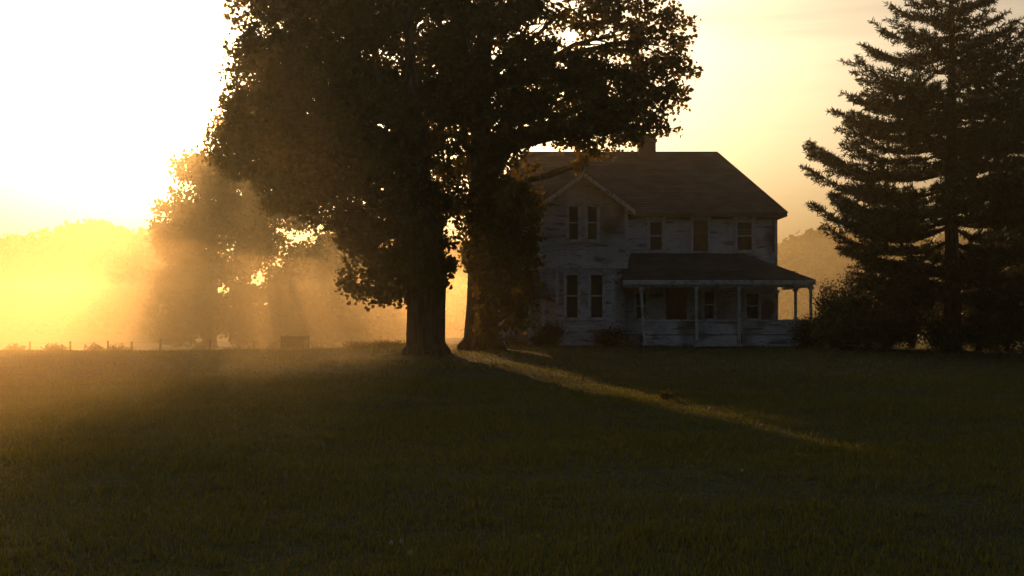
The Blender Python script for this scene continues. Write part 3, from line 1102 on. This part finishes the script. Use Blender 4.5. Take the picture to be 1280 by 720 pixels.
# ------------------------------------------------------------------ conifer
def conifer(name, label, px, Y, top, prof, zlow, seed, needle=.20, group=None, bough_n=8, step=.54):
    random.seed(seed)
    x0 = (px - 640) / F * Y
    z0 = gzf(x0, Y)
    root = empty(name, (x0, Y, z0), label, 'tree', group)
    H = top - z0
    mb = MB()
    mb.tube([(0, 0, -.2), (0, 0, .3), (.03, 0, 2), (-.02, 0, H * .35), (.05, 0, H * .7), (.02, 0, H)], [.42, .33, .28, .22, .12, .02], 10)
    mb.build('trunk', M['bark'], root, smooth=True)
    lb = MB()
    P, D = [], []
    z = zlow
    while z < H - .25:
        R = np.interp(z + z0, prof[0], prof[1])
        nb = bough_n if R > 1 else 6
        a0 = random.random() * 6.28
        for k in range(nb):
            if random.random() < .17:
                continue
            a = a0 + 6.283 * k / nb + random.uniform(-.25, .25)
            Lb = R * random.uniform(.68, .96)
            dirh = Vector((math.cos(a), math.sin(a), 0))
            rise = random.uniform(-.06, .10) + .25 * (z / H) ** 2
            zz = z + random.uniform(-.15, .15)
            pts = []
            for i in range(7):
                t = i / 6
                pts.append(Vector((0, 0, zz)) + dirh * Lb * t + Vector((0, 0, Lb * (rise * t - .16 * math.sin(math.pi * t * .9) + .13 * t * t))) + Vector((random.uniform(-1, 1), random.uniform(-1, 1), 0)) * .03 * Lb * t)
            lb.tube(pts, [max(.012, .05 * Lb / 4 * (1 - .85 * t / 6)) for t in range(7)], 5, caps=False)
            side = Vector((-dirh.y, dirh.x, 0))
            nsub = max(4, int(Lb * 4.2))
            for j in range(nsub):
                t = .22 + .78 * (j + random.random() * .5) / nsub
                t = min(t, 1)
                f = t * 6
                i0 = min(5, int(f))
                p = pts[i0].lerp(pts[i0 + 1], f - i0)
                sl_ = (0.25 + 0.75 * math.sin(math.pi * min(1, t * .8 + .1))) * min(1.15, Lb * .34) * random.uniform(.6, 1.1)
                for sg in (-1, 1):
                    if random.random() < .1:
                        continue
                    dd = (side * sg * random.uniform(.6, 1) + dirh * random.uniform(.5, .9) + Vector((0, 0, random.uniform(-.05, .28)))).normalized()
                    nt = max(2, int(sl_ / .085))
                    for q in range(nt):
                        u = (q + .6) / nt
                        P.append(p + dd * sl_ * u + Vector((0, 0, .05 * u)))
                        D.append(dd)
                    if random.random() < .5:
                        lb.tube([p, p + dd * sl_ * .8], [.012, .005], 3, caps=False)
        z += step * random.uniform(.75, 1.3)
    P = np.array([tuple(p) for p in P])
    D = np.array([tuple(p) for p in D])
    per = 7
    Pn = np.repeat(P, per, 0) + RNG.normal(size=(len(P) * per, 3)) * .018
    Dn = np.repeat(D, per, 0)
    R_ = RNG.normal(size=Pn.shape)
    R_ /= np.linalg.norm(R_, axis=1)[:, None]
    ax = Dn * .55 + R_ * .75 + np.array([0, 0, .22])
    ax /= np.linalg.norm(ax, axis=1)[:, None]
    sd = np.cross(ax, RNG.normal(size=ax.shape))
    sd /= np.linalg.norm(sd, axis=1)[:, None]
    ln = needle * RNG.uniform(.6, 1.2, len(Pn))[:, None]
    wd = .014
    V = np.stack([Pn - sd * wd, Pn + sd * wd, Pn + ax * ln * .6 + sd * wd, Pn + ax * ln, Pn + ax * ln * .6 - sd * wd], 1)
    b = (np.arange(len(Pn)) * 5)[:, None, None]
    T = np.array([(0, 1, 2), (0, 2, 4), (2, 3, 4)])
    me = np_mesh('crown', V.reshape(-1, 3), (T[None] + b).reshape(-1, 3))
    lb.build('limb', M['bark'], root, smooth=True)
    link('crown', me, root, M['needle'])
    print('NEEDLES', len(Pn))
    return root


conifer('pine_tree', 'tall dark conifer with layered drooping boughs right of the farmhouse', 1190, 50, 15.6,
        ([0, 3.0, 4.2, 5.7, 7.2, 8.3, 9.5, 11.0, 12.8, 14.5, 15.6], [2.6, 3.9, 4.9, 5.5, 5.3, 5.0, 4.5, 3.1, 1.9, .9, .2]), 2.0, 5)
conifer('pine_tree', 'dark conifer at the right picture edge behind the tall one', 1302, 56, 12.2,
        ([0, 3.0, 5.0, 8.0, 10.0, 12.2], [2.6, 3.4, 3.4, 2.6, 1.6, .3]), 1.6, 9, needle=.22)

# ------------------------------------------------------------------ shrubs
def shrub(label, px, Y, rpx, toppx, seed, dens=1.0, name='shrub', leaf=.085, mt='shrub'):
    random.seed(seed)
    x, _, zt = at(px, toppx, Y)
    z0 = gzf(x, Y)
    h = zt - z0
    rx = rpx / F * Y
    root = empty(name, (x, Y, z0), label, 'shrub', 'dark shrubs under the conifer' if px > 900 else None)
    ells = []
    for i in range(7):
        a = random.random() * 6.28
        rr = random.uniform(.3, .62) * rx
        ells.append(((math.cos(a) * rr, math.sin(a) * rr * .8, h * random.uniform(.3, .62)), (rx * .48, rx * .45, h * .34), 1))
    ells.append(((0, 0, h * .6), (rx * .5, rx * .5, h * .4), 1))
    Ps = []
    st_ = MB()
    for c, r, dn in ells:
        n = int(14 + 60 * dens * (r[0] * r[1] * r[2]) ** .75)
        C = in_ellipsoid(n, c, r, .3)
        st_.tube(limb_path((random.uniform(-.1, .1), random.uniform(-.1, .1), -.05), c, .1, 5), [.035, .03, .022, .015, .008], 5)
        for q in range(4):
            e = C[random.randrange(n)]
            st_.tube([c, Vector(c).lerp(Vector(e), .5) + Vector((0, 0, .05)), e], [.012, .008, .004], 4, caps=False)
        P = np.repeat(C, 34, 0)
        Ps.append(P + RNG.normal(size=P.shape) * .16)
    P = np.concatenate(Ps)
    P = P[P[:, 2] > .03]
    V, Fc = leaves(P, leaf, (OVAL, OVAL_F))
    st_.build('stem', M['bark'], root, smooth=True)
    link('foliage', np_mesh('foliage', V, Fc), root, M[mt])
    return root


shrub('rounded dark shrub against the right end of the porch', 1040, 54.5, 38, 352, 1)
shrub('taller dark shrub between the porch shrub and the conifer', 1085, 53, 50, 326, 2)
shrub('broad dark shrub just left of the conifer trunk', 1140, 53, 48, 334, 3)
shrub('dark shrub right behind the conifer trunk', 1190, 56, 48, 345, 4)
shrub('dense dark shrub right of the conifer trunk', 1238, 52.5, 50, 334, 5)
shrub('dark shrub at the right picture edge', 1290, 52, 50, 310, 6)
shrub('low dark shrub in front of the right picture edge shrubs', 1262, 49.5, 36, 384, 7)
shrub('low dark shrub beside the porch end below the rail', 1016, 56.4, 24, 392, 8)
shrub('low spreading shrub in front of the two shrubs left of the conifer', 1108, 50.5, 44, 388, 11)
shrub('low dark shrub in front of the porch end shrubs', 1055, 51.5, 40, 392, 12)
shrub('small dark shrub hiding the foot of the conifer trunk', 1178, 49, 34, 396, 13)
shrub('low dark shrub right of the foot of the conifer', 1222, 49.2, 32, 392, 14)
shrub('low overgrown shrub under the bay window', 765, 57.0, 22, 412, 9, .8, name='shrub', leaf=.07)
shrub('low overgrown shrub at the left foot of the bay', 690, 56.8, 20, 408, 10, .8, leaf=.07)

# ------------------------------------------------------------------ weeds along the crest, tuft and seed heads
def weed(label, x, y, h, wd, n, seed, name='weed_clump', cat='weed', grp='weed clumps along the crest of the field'):
    r = np.random.default_rng(seed)
    V, Fc = [], []
    for i in range(n):
        a = r.random() * 6.28
        rr = r.random() ** .7 * wd
        hh = h * r.uniform(.5, 1.1) * (1 - .4 * rr / wd)
        bx, by = math.cos(a) * rr * .5, math.sin(a) * rr * .5
        tx, ty = math.cos(a) * rr * 1.3, math.sin(a) * rr * 1.3
        th_ = r.random() * 3.14
        wx, wy_ = math.cos(th_) * .012, math.sin(th_) * .012
        k = len(V)
        V += [(bx - wx, by - wy_, -.05), (bx + wx, by + wy_, -.05), ((bx + tx) / 2 + wx, (by + ty) / 2 + wy_, hh * .65), ((bx + tx) / 2 - wx, (by + ty) / 2 - wy_, hh * .65), (tx, ty, hh)]
        Fc += [(k, k + 1, k + 2), (k, k + 2, k + 3), (k + 3, k + 2, k + 4)]
        for q in range(4):  # small leaves on the stalk
            t = r.uniform(.35, 1)
            cx, cy, cz = bx + (tx - bx) * t, by + (ty - by) * t, hh * t
            a2 = r.random() * 6.28
            l2 = h * .09 + .03
            k = len(V)
            V += [(cx, cy, cz), (cx + math.cos(a2) * l2, cy + math.sin(a2) * l2, cz + .3 * l2), (cx + math.cos(a2 + .6) * l2 * .6, cy + math.sin(a2 + .6) * l2 * .6, cz + .7 * l2)]
            Fc += [(k, k + 1, k + 2)]
    root = link(name, np_mesh(name, np.array(V), np.array(Fc)), None, M['weed'], loc=(x, y, gzf(x, y)))
    return tag(root, label, cat, grp)


wl = [(70, 'ragged weed clump between the first two fence posts from the left'), (118, 'weed clump right of the second fence post'), (300, 'low weed clump left of the old wagon'), (340, 'weed clump close against the left side of the old wagon'),
      (395, 'weed clump at the right side of the old wagon'), (416, 'rounded weed clump a little right of the old wagon'), (450, 'spreading weed clump halfway from wagon to maple'), (478, 'weed clump near the left foot of the big maple'), (498, 'weed clump against the left foot of the big maple'),
      (148, 'weed clump midway between fence posts in the bright mist'), (250, 'weed clump right of the tallest fence post'), (20, 'weed clump near the left picture edge')]
for i, (px, lb_) in enumerate(wl):
    Y = 64 + (i * 7) % 12
    if px > 440:
        Y = 56
    x = (px - 640) / F * Y
    zt = CAMZ + (HY - random.uniform(426, 431)) / F * Y
    weed(lb_, x, Y, max(.35, zt - gzf(x, Y)), .45 + .3 * random.random(), 130, 100 + i)
tx_ = at(834, 500, 26)
t = weed('small dark tuft of taller grass standing alone in the sunlit streak on the lawn', tx_[0], 26.2, .2, .12, 70, 55, 'grass_tuft', 'grass tuft', None)

sh_ = [(510, 690, 'pale seed head standing nearest the bottom of the picture'), (500, 672, 'pale seed head just behind the nearest one'), (925, 592, 'single pale flower low in the right half of the lawn'), (487, 674, 'faint pale seed head left of the brighter one')]
for px, py, lb_ in sh_:
    Y = CAMZ / ((py - HY) / F) * .97
    x = (px - 640) / F * Y
    z = gzf(x, Y)
    root = empty('dandelion', (x, Y, z), lb_, 'flower', 'pale dandelions in the lawn')
    s_ = MB()
    s_.tube([(0, 0, 0), (.01, 0, .06), (.015, 0, .115)], .002, 5)
    s_.build('stem', M['stem'], root)
    P = RNG.normal(size=(70, 3))
    P = P / np.linalg.norm(P, axis=1)[:, None] * .013 + np.array([.015, 0, .122])
    V, Fc = leaves(P, .010, (QUAD, QUAD_F))
    link('seed_head', np_mesh('seed_head', V, Fc), root, M['flower'])

# ------------------------------------------------------------------ fence
fx = [(-40, 80), (37, 79), (88, 78), (136, 78), (164, 78), (200, 76), (262, 77), (318, 77), (378, 77), (440, 76), (500, 75)]
f0 = ((37 - 640) / F * 79, 79.0)
fence = empty('wire_fence', (f0[0], f0[1], gzf(*f0)), 'old wire fence on leaning wooden posts along the misty crest', 'fence')
fo = Vector(fence.location)
tops = []
for i, (px, Y) in enumerate(fx):
    x = (px - 640) / F * Y
    z = gzf(x, Y)
    zt = CAMZ + (HY - (423 if px == 200 else 426 + random.uniform(-1, 2))) / F * Y
    h = zt - z
    ln = random.uniform(-.06, .06)
    pm = MB()
    pm.tube([(0, 0, -.2), (ln * .4, 0, h * .5), (ln, 0, h - .02), (ln, 0, h)], [.075, .068, .06, .03], 8)
    pm.build('fence_post', M['post'], fence, loc=Vector((x, Y, z)) - fo, smooth=False)
    tops.append((Vector((x, Y, z)), h, ln))
wm = MB()
for a, b in zip(tops[:-1], tops[1:]):
    for fr_ in (.45, .7, .93):
        p = a[0] + Vector((a[2] * fr_, -.07, a[1] * fr_)) - fo
        q = b[0] + Vector((b[2] * fr_, -.07, b[1] * fr_)) - fo
        mid = (p + q) / 2 - Vector((0, 0, .06))
        wm.tube([p, mid, q], .006, 4, caps=False)
wm.build('wire', M['wire'], fence)

# old hay wagon: box bed on wheels half hidden by the crest
wgY = 72.0
wgx = (369 - 640) / F * wgY
wgz = gzf(wgx, wgY)
wag = empty('farm_wagon', (wgx, wgY, wgz), 'small box sided farm wagon standing in weeds by the fence', 'wagon')
top = CAMZ + (HY - 420) / F * wgY - wgz
hw2 = .54
bd = MB()
bd.box(-hw2, hw2, -.9, .9, top - .62, top - .55)
for s in (-1, 1):
    for k in range(3):
        z = top - .54 + k * .18
        bd.box(s * hw2 - .02, s * hw2 + .02, -.9, .9, z, z + .165)
        bd.box(-hw2 + .021, hw2 - .021, s * .9 - .02, s * .9 + .02, z, z + .165)
for s in (-1, 1):
    for u in (-1, 1):
        bd.box(s * hw2 - .05, s * hw2 + .05, u * .93 - .03, u * .93 + .03, top - .6, top + .01)
bd.build('box_bed', mat('old_wagon_plank', (0.055, 0.042, 0.03), (0.035, 0.026, 0.02), 0.9, 3.0), wag, bevel=.006)
for s in (-1, 1):
    for u in (-1, 1):
        tr_ = MB()
        pts = [(s * (hw2 - .06), u * .55 + math.cos(a) * .24, .28 + math.sin(a) * .24) for a in [2 * math.pi * k / 16 for k in range(17)]]
        tr_.tube(pts, .06, 8, caps=False)
        wh = tr_.build('wheel', M['rubber'], wag, smooth=True)
        rm = MB()
        rm.tube([(s * (hw2 - .03), u * .55, .28), (s * (hw2 - .1), u * .55, .28)], .19, 12)
        rm.build('rim', M['metal'], wh)
for u in (-1, 1):
    ax_ = MB()
    ax_.tube([(-hw2 + .08, u * .55, .28), (hw2 - .08, u * .55, .28)], .03, 6)
    ax_.box(-.08, .08, u * .55 - .04, u * .55 + .04, .28, top - .62)
    ax_.build('axle', M['metal'], wag)
